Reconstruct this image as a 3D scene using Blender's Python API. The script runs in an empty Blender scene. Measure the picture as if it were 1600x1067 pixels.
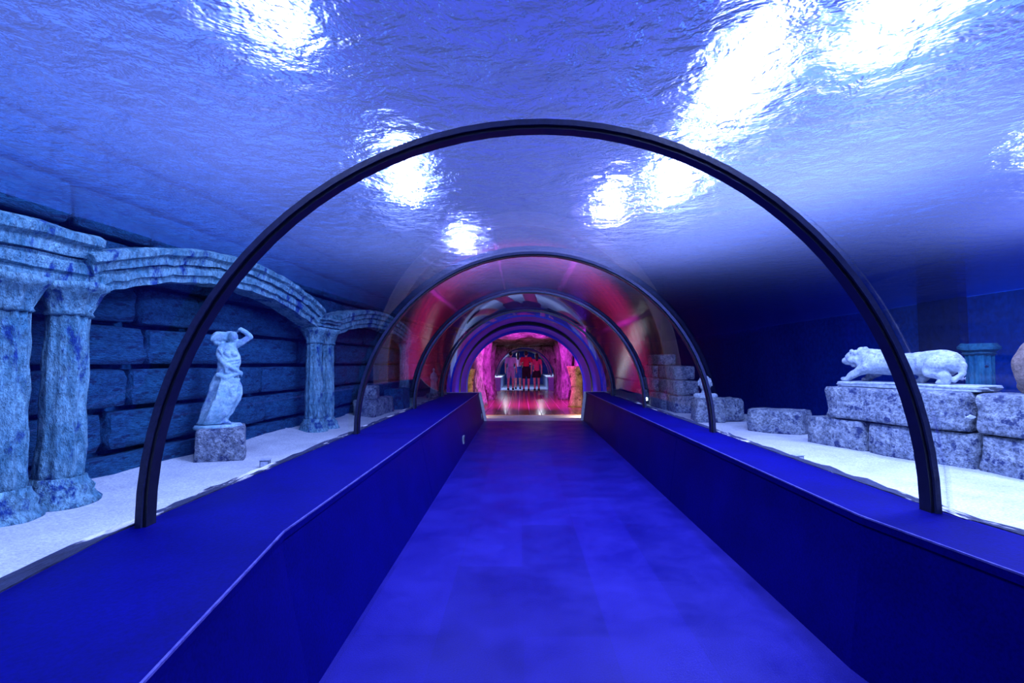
import bpy, bmesh, math, random
from mathutils import Vector, Matrix, noise
R = math.radians
random.seed(7)
scene = bpy.context.scene
col = scene.collection

# ------------------------------------------------------------------ camera, world, lights, exposure
CAMZ = 1.15
cam_d = bpy.data.cameras.new('camera')
cam_d.sensor_width = 36.0
cam_d.lens = 17.1
cam_d.clip_start = 0.02
cam = bpy.data.objects.new('camera', cam_d)
cam.location = (0, 0, CAMZ)
cam.rotation_mode = 'QUATERNION'
cam.rotation_quaternion = (Matrix.Rotation(R(1.05), 3, 'Z') @ Matrix.Rotation(R(92.5), 3, 'X') @ Matrix.Rotation(R(-0.4), 3, 'Z')).to_quaternion()
col.objects.link(cam)
scene.camera = cam

world = bpy.data.worlds.new('world')
scene.world = world
world.use_nodes = True
world.node_tree.nodes['Background'].inputs[0].default_value = (0.01, 0.03, 0.22, 1)
world.node_tree.nodes['Background'].inputs[1].default_value = 0.02

vs = scene.view_settings
vs.view_transform = 'Standard'
vs.look = 'None'
vs.gamma = 1.0
vs.use_curve_mapping = False
vs.exposure = 0.2
scene.cycles.transparent_max_bounces = 24
scene.cycles.max_bounces = 5
scene.cycles.diffuse_bounces = 2
scene.cycles.glossy_bounces = 3
scene.cycles.transmission_bounces = 2
scene.cycles.caustics_reflective = False
scene.cycles.caustics_refractive = False
scene.cycles.sample_clamp_indirect = 6.0
scene.cycles.use_adaptive_sampling = True
scene.cycles.adaptive_threshold = 0.06
scene.cycles.adaptive_min_samples = 16

WATER = 2.20      # water level
SAND = 0.30       # sand level beside the tunnel
LAMPZ = 3.4
# the two rows of long flood lamps hanging above the water, whose bright streaks show through the surface,
# each row going on over the viewer: x, y, power, width, length, colour
FLOODS = [
    (-1.26, 2.25, 520, 0.24, 0.75, (0.50, 0.56, 1.0)),
    (-1.02, 4.20, 480, 0.20, 0.80, (0.48, 0.55, 1.0)),
    (-0.70, 6.00, 180, 0.09, 0.40, (0.52, 0.50, 1.0)),
    (-1.40, 0.30, 620, 0.24, 0.75, (0.48, 0.55, 1.0)),
    (1.40, 3.00, 900, 0.26, 1.00, (0.56, 0.60, 1.0)),
    (1.38, 4.30, 560, 0.16, 0.90, (0.56, 0.60, 1.0)),
    (1.95, 2.40, 900, 0.24, 0.70, (0.54, 0.60, 1.0)),
    (0.94, 4.90, 260, 0.09, 0.60, (0.58, 0.50, 1.0)),
    (1.80, 0.30, 700, 0.24, 0.75, (0.50, 0.56, 1.0)),
    (4.00, 3.15, 900, 0.30, 1.00, (0.54, 0.55, 1.0)),   # beyond the right edge of the picture: its violet streaks enter at the top right
]

def area_light(name, loc, power, size, color, rot=(0, 0, 0), parent=None, shape='DISK', spread=None):
    d = bpy.data.lights.new(name, 'AREA')
    d.energy = power; d.shape = shape; d.size = size; d.color = color
    if spread: d.spread = spread
    o = bpy.data.objects.new(name, d)
    o.location = loc; o.rotation_euler = rot
    col.objects.link(o)
    if parent: o.parent = parent
    return o

# ------------------------------------------------------------------ materials
def new_mat(name):
    m = bpy.data.materials.new(name)
    m.use_nodes = True
    nt = m.node_tree
    for n in list(nt.nodes): nt.nodes.remove(n)
    out = nt.nodes.new('ShaderNodeOutputMaterial')
    return m, nt, out

def nd(nt, typ, ins=None, **attrs):
    n = nt.nodes.new(typ)
    for k, v in attrs.items(): setattr(n, k, v)
    for k, v in (ins or {}).items():
        if isinstance(v, bpy.types.NodeSocket): nt.links.new(v, n.inputs[k])
        else: n.inputs[k].default_value = v
    return n

def c4(c): return (c[0], c[1], c[2], 1.0)

def stone(name, c1, c2, scale=6.0, rough=0.85, bump=0.5, fine=40.0, stain=None, stain_scale=3.0, spec=0.3, dist=0.02, stretch=(1, 1, 1), metallic=0.0, contrast=0.5):
    m, nt, out = new_mat(name)
    tc = nd(nt, 'ShaderNodeTexCoord')
    mp = nd(nt, 'ShaderNodeMapping', {'Vector': tc.outputs['Object'], 'Scale': stretch})
    geo = nd(nt, 'ShaderNodeNewGeometry')
    n1 = nd(nt, 'ShaderNodeTexNoise', {'Vector': mp.outputs[0], 'Scale': scale, 'Detail': 6.0, 'Roughness': 0.65})
    n2 = nd(nt, 'ShaderNodeTexNoise', {'Vector': mp.outputs[0], 'Scale': fine, 'Detail': 4.0, 'Roughness': 0.7})
    r1 = nd(nt, 'ShaderNodeValToRGB', {'Fac': n1.outputs['Fac']})
    r1.color_ramp.elements[0].position = 0.35; r1.color_ramp.elements[0].color = c4(c1)
    r1.color_ramp.elements[1].position = 0.68; r1.color_ramp.elements[1].color = c4(c2)
    base = r1.outputs['Color']
    mx = nd(nt, 'ShaderNodeMix', data_type='RGBA', blend_type='MULTIPLY')
    mx.inputs['Factor'].default_value = contrast
    nt.links.new(base, mx.inputs['A'])
    r2 = nd(nt, 'ShaderNodeValToRGB', {'Fac': n2.outputs['Fac']})
    r2.color_ramp.elements[0].position = 0.3; r2.color_ramp.elements[0].color = (0.16, 0.16, 0.16, 1)
    r2.color_ramp.elements[1].position = 0.62; r2.color_ramp.elements[1].color = (1, 1, 1, 1)
    nt.links.new(r2.outputs['Color'], mx.inputs['B'])
    base = mx.outputs['Result']
    if stain:
        n3 = nd(nt, 'ShaderNodeTexNoise', {'Vector': mp.outputs[0], 'Scale': stain_scale, 'Detail': 5.0, 'Roughness': 0.7})
        r3 = nd(nt, 'ShaderNodeValToRGB', {'Fac': n3.outputs['Fac']})
        r3.color_ramp.elements[0].position = 0.55; r3.color_ramp.elements[0].color = (0, 0, 0, 1)
        r3.color_ramp.elements[1].position = 0.62; r3.color_ramp.elements[1].color = (1, 1, 1, 1)
        m3 = nd(nt, 'ShaderNodeMix', data_type='RGBA')
        nt.links.new(r3.outputs['Color'], m3.inputs['Factor'])
        nt.links.new(base, m3.inputs['A']); m3.inputs['B'].default_value = c4(stain)
        base = m3.outputs['Result']
    add = nd(nt, 'ShaderNodeMath', {0: n1.outputs['Fac'], 1: n2.outputs['Fac']}, operation='ADD')
    bp = nd(nt, 'ShaderNodeBump', {'Height': add.outputs[0], 'Strength': bump, 'Distance': dist})
    p = nd(nt, 'ShaderNodeBsdfPrincipled', {'Base Color': base, 'Roughness': rough, 'Normal': bp.outputs[0], 'Specular IOR Level': spec, 'Metallic': metallic})
    nt.links.new(p.outputs[0], out.inputs['Surface'])
    return m

def emis(name, c, s):
    m, nt, out = new_mat(name)
    e = nd(nt, 'ShaderNodeEmission', {'Color': c4(c), 'Strength': s})
    nt.links.new(e.outputs[0], out.inputs['Surface'])
    return m

def acrylic(name, tint, base, top, rough):
    """clear curved acrylic: passes light, mirrors a little, more at grazing angles"""
    m, nt, out = new_mat(name)
    tr = nd(nt, 'ShaderNodeBsdfTransparent', {'Color': c4(tint)})
    gl = nd(nt, 'ShaderNodeBsdfGlossy', {'Color': (1, 1, 1, 1), 'Roughness': rough})
    lw = nd(nt, 'ShaderNodeLayerWeight', {'Blend': 0.5})
    pw = nd(nt, 'ShaderNodeMath', {0: lw.outputs['Facing'], 1: 5.0}, operation='POWER')
    ma = nd(nt, 'ShaderNodeMath', {0: pw.outputs[0], 1: top, 2: base}, operation='MULTIPLY_ADD')
    mx = nd(nt, 'ShaderNodeMixShader', {'Fac': ma.outputs[0]})
    nt.links.new(tr.outputs[0], mx.inputs[1]); nt.links.new(gl.outputs[0], mx.inputs[2])
    nt.links.new(mx.outputs[0], out.inputs['Surface'])
    return m

ABSORB_COL = (0.50, 0.74, 0.97); ABSORB_DEN = 0.16
def water_sides():
    m, nt, out = new_mat('water_clear')
    tr = nd(nt, 'ShaderNodeBsdfTransparent', {'Color': (1, 1, 1, 1)})
    nt.links.new(tr.outputs[0], out.inputs['Surface'])
    va = nd(nt, 'ShaderNodeVolumeAbsorption', {'Color': c4(ABSORB_COL), 'Density': ABSORB_DEN})
    nt.links.new(va.outputs[0], out.inputs['Volume'])
    return m

def water_top():
    """rippled underside of the water: mirrors the tank, bends the lamps above, lets their light in"""
    m, nt, out = new_mat('water_surface')
    tc = nd(nt, 'ShaderNodeTexCoord')
    mp = nd(nt, 'ShaderNodeMapping', {'Vector': tc.outputs['Object'], 'Scale': (1.0, 1.2, 1.0), 'Rotation': (0, 0, 0.35)})
    n1 = nd(nt, 'ShaderNodeTexNoise', {'Vector': mp.outputs[0], 'Scale': 5.4, 'Detail': 4.0, 'Roughness': 0.60, 'Distortion': 0.25})
    bp = nd(nt, 'ShaderNodeBump', {'Height': n1.outputs['Fac'], 'Strength': 1.0, 'Distance': 0.052})
    gl = nd(nt, 'ShaderNodeBsdfGlossy', {'Color': (0.15, 0.36, 0.92, 1), 'Roughness': 0.12, 'Normal': bp.outputs[0]})
    rf = nd(nt, 'ShaderNodeBsdfRefraction', {'Color': (0.95, 0.97, 1.0, 1), 'Roughness': 0.06, 'IOR': 0.85, 'Normal': bp.outputs[0]})
    rr = nd(nt, 'ShaderNodeBsdfRefraction', {'Color': (0.42, 0.50, 1.0, 1), 'Roughness': 0.48, 'IOR': 0.85, 'Normal': bp.outputs[0]})
    tl = nd(nt, 'ShaderNodeBsdfTranslucent', {'Color': (0.50, 0.60, 1.0, 1), 'Normal': bp.outputs[0]})
    tr = nd(nt, 'ShaderNodeBsdfTransparent', {'Color': (0.92, 0.95, 1.0, 1)})
    def mix(f, a, b):
        m_ = nd(nt, 'ShaderNodeMixShader', {'Fac': f}); nt.links.new(a.outputs[0], m_.inputs[1]); nt.links.new(b.outputs[0], m_.inputs[2]); return m_
    lamps = mix(0.14, mix(0.45, rf, rr), tl)           # clear, rough and a little milky
    through = mix(0.62, lamps, tr)
    allm = mix(0.25, gl, through)
    nt.links.new(allm.outputs[0], out.inputs['Surface'])
    va = nd(nt, 'ShaderNodeVolumeAbsorption', {'Color': c4(ABSORB_COL), 'Density': ABSORB_DEN})
    nt.links.new(va.outputs[0], out.inputs['Volume'])
    return m

def walkway_mat():
    m, nt, out = new_mat('walkway_vinyl')
    tc = nd(nt, 'ShaderNodeTexCoord')
    mp = nd(nt, 'ShaderNodeMapping', {'Vector': tc.outputs['Object'], 'Rotation': (0, 0, R(90))})
    light_patches = nd(nt, 'ShaderNodeTexBrick', {'Vector': mp.outputs[0], 'Color1': (0.002, 0.002, 0.09, 1), 'Color2': (0.008, 0.006, 0.17, 1), 'Mortar': (0.003, 0.003, 0.10, 1),
                                       'Scale': 1.0, 'Mortar Size': 0.003, 'Mortar Smooth': 0.5, 'Brick Width': 1.4, 'Row Height': 0.36, 'Bias': 0.1})  # brick and noise tones paint in light patches reflected from the dome
    n1 = nd(nt, 'ShaderNodeTexNoise', {'Vector': tc.outputs['Object'], 'Scale': 2.2, 'Detail': 5.0, 'Roughness': 0.65})
    n2 = nd(nt, 'ShaderNodeTexNoise', {'Vector': tc.outputs['Object'], 'Scale': 160.0, 'Detail': 2.0})
    r1 = nd(nt, 'ShaderNodeValToRGB', {'Fac': n1.outputs['Fac']})
    r1.color_ramp.elements[0].position = 0.32; r1.color_ramp.elements[0].color = (0.002, 0.002, 0.09, 1)
    r1.color_ramp.elements[1].position = 0.70; r1.color_ramp.elements[1].color = (0.010, 0.008, 0.20, 1)
    mx = nd(nt, 'ShaderNodeMix', data_type='RGBA'); mx.inputs['Factor'].default_value = 0.45
    nt.links.new(r1.outputs['Color'], mx.inputs['A']); nt.links.new(light_patches.outputs['Color'], mx.inputs['B'])
    r2 = nd(nt, 'ShaderNodeValToRGB', {'Fac': n2.outputs['Fac']})
    r2.color_ramp.elements[0].position = 0.3; r2.color_ramp.elements[0].color = (0.75, 0.75, 0.75, 1)
    r2.color_ramp.elements[1].position = 0.7; r2.color_ramp.elements[1].color = (1.15, 1.15, 1.15, 1)
    m2 = nd(nt, 'ShaderNodeMix', data_type='RGBA', blend_type='MULTIPLY'); m2.inputs['Factor'].default_value = 1.0
    nt.links.new(mx.outputs['Result'], m2.inputs['A']); nt.links.new(r2.outputs['Color'], m2.inputs['B'])
    bp = nd(nt, 'ShaderNodeBump', {'Height': n2.outputs['Fac'], 'Strength': 0.25, 'Distance': 0.004})
    rr = nd(nt, 'ShaderNodeMapRange', {'Value': n1.outputs['Fac'], 'From Min': 0.3, 'From Max': 0.7, 'To Min': 0.34, 'To Max': 0.55})
    p = nd(nt, 'ShaderNodeBsdfPrincipled', {'Base Color': m2.outputs['Result'], 'Roughness': rr.outputs[0], 'Normal': bp.outputs[0], 'Specular IOR Level': 0.12})
    nt.links.new(p.outputs[0], out.inputs['Surface'])
    return m

M = {}
M['walkway'] = walkway_mat()
M['ledge'] = stone('ledge_laminate', (0.0006, 0.0008, 0.10), (0.0008, 0.001, 0.14), 3, 0.5, 0.05, 90, spec=0.06, dist=0.003)
M['panel'] = M['ledge']
M['edge'] = stone('ledge_edge', (0.05, 0.05, 0.30), (0.1, 0.1, 0.4), 20, 0.4, 0.1)
M['endtrim'] = stone('pale_end_trim', (0.5, 0.5, 0.6), (0.65, 0.65, 0.72), 8, 0.5, 0.1)
M['black'] = stone('black_rubber', (0.004, 0.005, 0.012), (0.008, 0.010, 0.022), 12, 0.32, 0.1, 60, spec=0.5, dist=0.003)
M['seal'] = stone('dark_seal', (0.012, 0.016, 0.06), (0.02, 0.025, 0.08), 12, 0.4, 0.1, 60)
M['bed'] = stone('frayed_bedding', (0.006, 0.010, 0.035), (0.02, 0.03, 0.08), 18, 0.8, 0.8, 50, stain=(0.6, 0.6, 0.66), stain_scale=7, stretch=(1, 0.25, 1))
M['acrylic'] = acrylic('clear_acrylic', (0.95, 0.97, 1.0), 0.035, 0.8, 0.02)
M['wside'] = water_sides()
M['wtop'] = water_top()
M['sand'] = stone('white_sand', (0.56, 0.56, 0.60), (0.72, 0.72, 0.74), 3, 0.9, 0.35, 70, spec=0.1, dist=0.012)
M['wallstone'] = stone('cyan_lit_wall_stone', (0.006, 0.080, 0.22), (0.030, 0.23, 0.46), 6, 0.9, 0.9, 30, stain=(0.005, 0.03, 0.11), stain_scale=4, dist=0.06, contrast=0.8)  # bluer light on this side is put into the stone colour
M['mortar'] = stone('dark_joint', (0.006, 0.080, 0.22), (0.030, 0.23, 0.46), 6, 0.9, 0.6)  # same cyan light tint as the wall stones
M['column'] = stone('weathered_column_stone', (0.08, 0.28, 0.40), (0.36, 0.66, 0.76), 9, 0.85, 1.0, 38, stain=(0.012, 0.06, 0.26), stain_scale=6, dist=0.05, stretch=(1, 1, 0.45), contrast=0.8)
M['statue'] = stone('statue_stone', (0.24, 0.46, 0.58), (0.58, 0.80, 0.86), 9, 0.7, 0.3, 60, stain=(0.2, 0.3, 0.5), stain_scale=7, dist=0.01)
M['block'] = stone('pitted_block_stone', (0.24, 0.29, 0.40), (0.62, 0.67, 0.74), 9, 0.9, 1.0, 36, stain=(0.05, 0.07, 0.18), stain_scale=13, dist=0.05, contrast=0.85)
M['lion'] = stone('lion_stone', (0.30, 0.36, 0.44), (0.70, 0.76, 0.78), 9, 0.75, 0.4, 50, stain=(0.25, 0.28, 0.40), stain_scale=9, dist=0.012)
M['teal'] = stone('teal_column_stone', (0.02, 0.16, 0.30), (0.07, 0.34, 0.46), 9, 0.85, 0.7, 40, dist=0.02, stretch=(1, 1, 0.4))
M['brownrock'] = stone('brown_rock', (0.16, 0.11, 0.10), (0.36, 0.26, 0.22), 8, 0.9, 0.9, 40, dist=0.02)
M['tankblue'] = stone('hazy_blue_tank_paint', (0.004, 0.11, 0.66), (0.006, 0.16, 0.82), 1.2, 0.7, 0.1, 10)  # blue paint, with the blue haze of the water put into its colour
M['tankdark'] = stone('dark_blue_wall', (0.004, 0.03, 0.26), (0.006, 0.045, 0.34), 1.5, 0.7, 0.1, 10)
M['room'] = stone('dark_hall_paint', (0.010, 0.020, 0.09), (0.014, 0.028, 0.12), 1, 0.9, 0.1, 10)
M['sleeve'] = stone('blue_portal_paint', (0.003, 0.003, 0.50), (0.005, 0.005, 0.62), 3, 0.45, 0.08, 60, dist=0.003)
M['caverock'] = stone('cave_rock', (0.16, 0.13, 0.14), (0.55, 0.48, 0.50), 3.5, 0.85, 1.0, 14, stain=(0.06, 0.03, 0.03), stain_scale=2.2, dist=0.08, stretch=(1, 1, 0.4))
M['goldrock'] = stone('ochre_rock', (0.22, 0.13, 0.04), (0.70, 0.50, 0.22), 5, 0.8, 1.0, 24, stain=(0.05, 0.03, 0.01), stain_scale=4, dist=0.05)
M['tile'] = stone('terracotta_tile', (0.26, 0.11, 0.06), (0.40, 0.18, 0.09), 3, 0.18, 0.05, 40, spec=0.6, dist=0.003)
M['grout'] = stone('pale_grout', (0.5, 0.42, 0.36), (0.6, 0.52, 0.44), 12, 0.7, 0.2)
M['threshold'] = stone('pale_threshold', (0.55, 0.53, 0.56), (0.70, 0.68, 0.70), 7, 0.4, 0.1)
M['greyfloor'] = stone('grey_blue_floor', (0.18, 0.22, 0.40), (0.26, 0.32, 0.52), 4, 0.3, 0.05)
M['paleledge'] = stone('pale_ledge', (0.40, 0.44, 0.60), (0.55, 0.58, 0.70), 4, 0.5, 0.05)
M['metal'] = stone('lamp_metal', (0.05, 0.05, 0.06), (0.08, 0.08, 0.09), 8, 0.4, 0.1, metallic=0.6)
M['greybox'] = stone('grey_plastic', (0.10, 0.13, 0.20), (0.2, 0.24, 0.32), 12, 0.5, 0.2)
M['lampglow'] = emis('lamp_glow', (0.85, 0.95, 1.0), 12.0)
M['lampwarm'] = emis('warm_lamp_glow', (1.0, 0.75, 0.35), 12.0)
M['lamppink'] = emis('magenta_lamp_glow', (1.0, 0.1, 0.7), 8.0)
M['fish'] = stone('silver_fish', (0.5, 0.55, 0.6), (0.8, 0.85, 0.9), 20, 0.3, 0.1, metallic=0.3)
M['fishdark'] = stone('dark_fish', (0.02, 0.03, 0.08), (0.05, 0.06, 0.12), 20, 0.4, 0.1)
M['skin'] = stone('skin', (0.45, 0.24, 0.17), (0.60, 0.36, 0.27), 10, 0.6, 0.05)
M['hair'] = stone('dark_hair', (0.015, 0.01, 0.01), (0.04, 0.025, 0.02), 30, 0.5, 0.4)
def cloth(name, c): return stone(name, tuple(x * 0.8 for x in c), c, 14, 0.9, 0.3, 80, dist=0.006)
M['c_grey'] = cloth('grey_cloth', (0.42, 0.45, 0.52)); M['c_white'] = cloth('white_cloth', (0.85, 0.87, 0.9))
M['c_red'] = cloth('red_cloth', (0.62, 0.03, 0.07)); M['c_black'] = cloth('black_cloth', (0.02, 0.015, 0.02))
M['c_blue'] = cloth('blue_cloth', (0.05, 0.12, 0.42)); M['c_pale'] = cloth('pale_cloth', (0.55, 0.60, 0.72))
M['c_pink'] = cloth('pink_cloth', (0.70, 0.10, 0.18))

# ------------------------------------------------------------------ mesh helpers
def nz(p, s=1.0, o=0.0): return noise.noise(Vector((p[0] * s + o, p[1] * s + o * 1.3, p[2] * s - o)))

class MB:
    def __init__(self): self.v = []; self.f = []
    def add(self, vs, fs):
        b = len(self.v); self.v += [tuple(x) for x in vs]; self.f += [tuple(i + b for i in f) for f in fs]
    def box(self, x0, x1, y0, y1, z0, z1):
        self.add([(x0, y0, z0), (x1, y0, z0), (x1, y1, z0), (x0, y1, z0), (x0, y0, z1), (x1, y0, z1), (x1, y1, z1), (x0, y1, z1)],
                 [(0, 3, 2, 1), (4, 5, 6, 7), (0, 1, 5, 4), (1, 2, 6, 5), (2, 3, 7, 6), (3, 0, 4, 7)])
    def rings(self, rings, closed=True, cap=True):
        """loft through equal-length rings of points"""
        n = len(rings[0]); vs = [p for r in rings for p in r]; fs = []
        for i in range(len(rings) - 1):
            for j in range(n if closed else n - 1):
                k = (j + 1) % n
                fs.append((i * n + j, i * n + k, (i + 1) * n + k, (i + 1) * n + j))
        if cap and closed:
            fs.append(tuple(range(n - 1, -1, -1))); fs.append(tuple((len(rings) - 1) * n + j for j in range(n)))
        self.add(vs, fs)
    def sphere(self, c, r, sc=(1, 1, 1), n=10, m=7):
        rr = []
        for i in range(1, m):
            t = math.pi * i / m
            rr.append([(c[0] + r * sc[0] * math.sin(t) * math.cos(2 * math.pi * j / n), c[1] + r * sc[1] * math.sin(t) * math.sin(2 * math.pi * j / n), c[2] - r * sc[2] * math.cos(t)) for j in range(n)])
        b = len(self.v); self.rings(rr, True, False)
        k = len(self.v)
        self.v += [(c[0], c[1], c[2] - r * sc[2]), (c[0], c[1], c[2] + r * sc[2])]
        for j in range(n):
            self.f.append((k, b + (j + 1) % n, b + j)); self.f.append((k + 1, b + (m - 2) * n + j, b + (m - 2) * n + (j + 1) % n))
    def tube(self, pts, rad, n=10, balls=True):
        for a, b, ra, rb in zip(pts[:-1], pts[1:], rad[:-1], rad[1:]):
            a = Vector(a); b = Vector(b); d = (b - a)
            if d.length < 1e-6: continue
            q = d.to_track_quat('Z', 'Y')
            self.rings([[tuple(p + q @ Vector((r * math.cos(2 * math.pi * j / n), r * math.sin(2 * math.pi * j / n), 0))) for j in range(n)] for p, r in ((a, ra), (b, rb))])
        if balls:
            for p, r in zip(pts, rad): self.sphere(p, r, n=n)
    def lathe(self, prof, n=32, flute=0, amt=0.0, c=(0, 0), cap=True):
        rr = []
        for r, z, *fl in prof:
            k = fl[0] if fl else 0
            rr.append([(c[0] + r * (1 - k * amt * (0.5 + 0.5 * math.cos(flute * t))) * math.cos(t), c[1] + r * (1 - k * amt * (0.5 + 0.5 * math.cos(flute * t))) * math.sin(t), z) for t in [2 * math.pi * j / n for j in range(n)]])
        self.rings(rr, True, cap)
    def jitter(self, amp, s, o=0.0):
        self.v = [(x + amp * nz((x, y, z), s, o), y + amp * nz((x, y, z), s, o + 17), z + amp * nz((x, y, z), s, o + 31)) for x, y, z in self.v]
    def mesh(self, name, smooth=False):
        me = bpy.data.meshes.new(name); me.from_pydata(self.v, [], self.f); me.update()
        if smooth: me.polygons.foreach_set('use_smooth', [True] * len(me.polygons))
        return me

def obj(name, me, mat, parent=None, loc=(0, 0, 0), rz=0.0, smooth=False, scale=None):
    if isinstance(me, MB): me = me.mesh(name, smooth)
    if mat is not None and not len(me.materials): me.materials.append(M[mat] if isinstance(mat, str) else mat)
    o = bpy.data.objects.new(name, me); o.location = loc; o.rotation_euler = (0, 0, rz)
    if scale: o.scale = scale
    col.objects.link(o)
    if parent: o.parent = parent
    return o

def tag(o, label, cat=None, group=None, kind=None):
    o['label'] = label
    if cat: o['category'] = cat
    if group: o['group'] = group
    if kind: o['kind'] = kind
    return o

def thing(name, label, cat, loc=(0, 0, 0), rz=0.0, group=None):
    o = bpy.data.objects.new(name, None); o.empty_display_size = 0.1
    o.location = loc; o.rotation_euler = (0, 0, rz); col.objects.link(o)
    return tag(o, label, cat, group)

def struct(name, me, mat, label=None, smooth=False):
    o = obj(name, me, mat, smooth=smooth); o['kind'] = 'structure'
    if label: o['label'] = label
    return o

def bake(me, mods):
    """mesh with modifiers applied; mods: list of (type, {settings})"""
    t = bpy.data.objects.new('tmp', me); col.objects.link(t)
    for ty, st in mods:
        md = t.modifiers.new(ty, ty)
        for k, v in st.items(): setattr(md, k, v)
    dg = bpy.context.evaluated_depsgraph_get(); dg.update()
    r = bpy.data.meshes.new_from_object(t.evaluated_get(dg), preserve_all_data_layers=False, depsgraph=dg)
    bpy.data.objects.remove(t)
    return r

def blob(mb, voxel, smooth_it=4, rough=0.0, rs=10.0, name='figure'):
    r = bake(mb.mesh(name), [('REMESH', {'mode': 'VOXEL', 'voxel_size': voxel}), ('SMOOTH', {'iterations': smooth_it, 'factor': 0.5})])
    if rough:
        for v in r.vertices:
            v.co += Vector((nz(v.co, rs), nz(v.co, rs, 9), nz(v.co, rs, 21))) * rough
    r.polygons.foreach_set('use_smooth', [True] * len(r.polygons)); r.name = name
    return r

# weathered block: unit cube (-.5...5), rounded and pitted
def block_mesh(seed, cuts=3, rnd=0.14, amp=0.05):
    bm = bmesh.new(); bmesh.ops.create_cube(bm, size=1.0)
    bmesh.ops.subdivide_edges(bm, edges=bm.edges[:], cuts=cuts, use_grid_fill=True)
    for v in bm.verts:
        p = v.co.copy(); a = [abs(x) * 2 for x in p]
        e = sum(1 for x in a if x > 0.98)
        if e >= 2:
            k = rnd * (0.35 if e == 2 else 0.6)
            p = Vector([x * (1 - k) if abs(x) * 2 > 0.98 else x for x in p])
        p += Vector((nz(p, 3, seed), nz(p, 3, seed + 5), nz(p, 3, seed + 11))) * amp
        v.co = p
    me = bpy.data.meshes.new('stone_block'); bm.to_mesh(me); bm.free()
    me.polygons.foreach_set('use_smooth', [True] * len(me.polygons))
    return me

# ------------------------------------------------------------------ tunnel path
C0 = Vector((0.10, 1.80)); TH = R(9.3)
DN = Vector((-math.sin(TH), math.cos(TH))); RN = Vector((math.cos(TH), math.sin(TH)))
MI = Vector((math.cos(TH / 2), math.sin(TH / 2))) / math.cos(TH / 2)
def sect(s):
    if abs(s) < 1e-6: return C0, MI
    if s > 0: return C0 + Vector((0, s)), Vector((1, 0))
    return C0 + DN * s, RN
def at(s, u, z):
    c, r = sect(s); p = c + r * u
    return (p.x, p.y, z)
S_END = 9.7 - C0.y
PITCH = 2.23
LEDGE = 0.563; RAD = 1.49; ZC = 0.585
UL, UR = -0.95, 1.19           # inner edges of the two ledges
FL, FRT = -0.84, 1.12          # feet of the sloping front panels
S_BACK = -5.0
HS = [0.07 + PITCH * i for i in range(4)]   # hoop stations
STN = [S_BACK, -2.23, 0.0] + HS[1:] + [S_END]

def sweep(prof, ss, closed=True):
    mb = MB(); mb.rings([[at(s, u, z) for u, z in prof] for s in ss], closed, closed)
    return mb
def arch_prof(r, n=40, zc=ZC):
    return ([(-r, LEDGE)] if zc == ZC else []) + [(-r * math.cos(math.pi * i / n), zc + r * math.sin(math.pi * i / n)) for i in range(n + 1)] + ([(r, LEDGE)] if zc == ZC else [])

# walkway floor
struct('floor', sweep([(FL - 0.03, 0), (FRT + 0.03, 0), (FRT + 0.03, -0.1), (FL - 0.03, -0.1)], STN), 'walkway', 'blue speckled vinyl walkway floor')

# ledges: top boards and front panels for each section, plus a pale end trim
def ledge(name, u_in, u_ft, u_out, label, sg):
    t = thing(name, label, 'ledge', (0, 0, 0))
    for a, b in zip(STN[:-1], STN[1:]):
        lo, hi = sorted((u_in - sg * 0.012, u_out))
        g = 0.002
        obj('top_board', sweep([(lo, LEDGE - 0.03), (hi, LEDGE - 0.03), (hi, LEDGE), (lo, LEDGE)], [a + (g if a else 0), b - (g if b else 0)]), 'ledge', t)
        obj('front_panel', sweep([(u_ft, 0.0), (u_ft + sg * 0.03, 0.0), (u_in + sg * 0.03, LEDGE - 0.03), (u_in, LEDGE - 0.03)], [a + (g if a else 0), b - (g if b else 0)]), 'panel', t)
    lo, hi = sorted((u_in - sg * 0.014, u_in - sg * 0.008))
    obj('edge_strip', sweep([(lo, LEDGE - 0.004), (hi, LEDGE - 0.004), (hi, LEDGE + 0.002), (lo, LEDGE + 0.002)], STN), 'edge', t)
    obj('core', sweep([(u_ft + sg * 0.03, -0.1), (u_out, -0.1), (u_out, LEDGE - 0.03), (u_in + sg * 0.03, LEDGE - 0.03)], STN), 'panel', t)
    obj('end_trim', sweep([(u_ft - sg * 0.05, 0.0), (u_out, 0.0), (u_out, LEDGE + 0.004), (u_in - sg * 0.05, LEDGE + 0.004)], [S_END, S_END + 0.05]), 'endtrim', t)
    return t
lg = ledge('side_ledge', UL, FL, -1.522, 'wide blue ledge with navy front panels below the column arcade', -1)
rg = ledge('side_ledge', UR, FRT, 1.522, 'narrow blue ledge with navy front panels below the lion ruin', 1)
for y, z in ((9.35, 0.13), (6.4, 0.15)):
    mb = MB(); x = C0.x + FL - 0.03
    mb.box(x, x + 0.022, y - 0.05, y + 0.05, z - 0.05, z + 0.05)
    sk = obj('wall_socket', mb, 'greybox', lg)
    mb = MB(); mb.box(x + 0.022, x + 0.026, y - 0.03, y + 0.03, z - 0.03, z + 0.03); obj('cover_plate', mb, 'black', sk)

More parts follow.
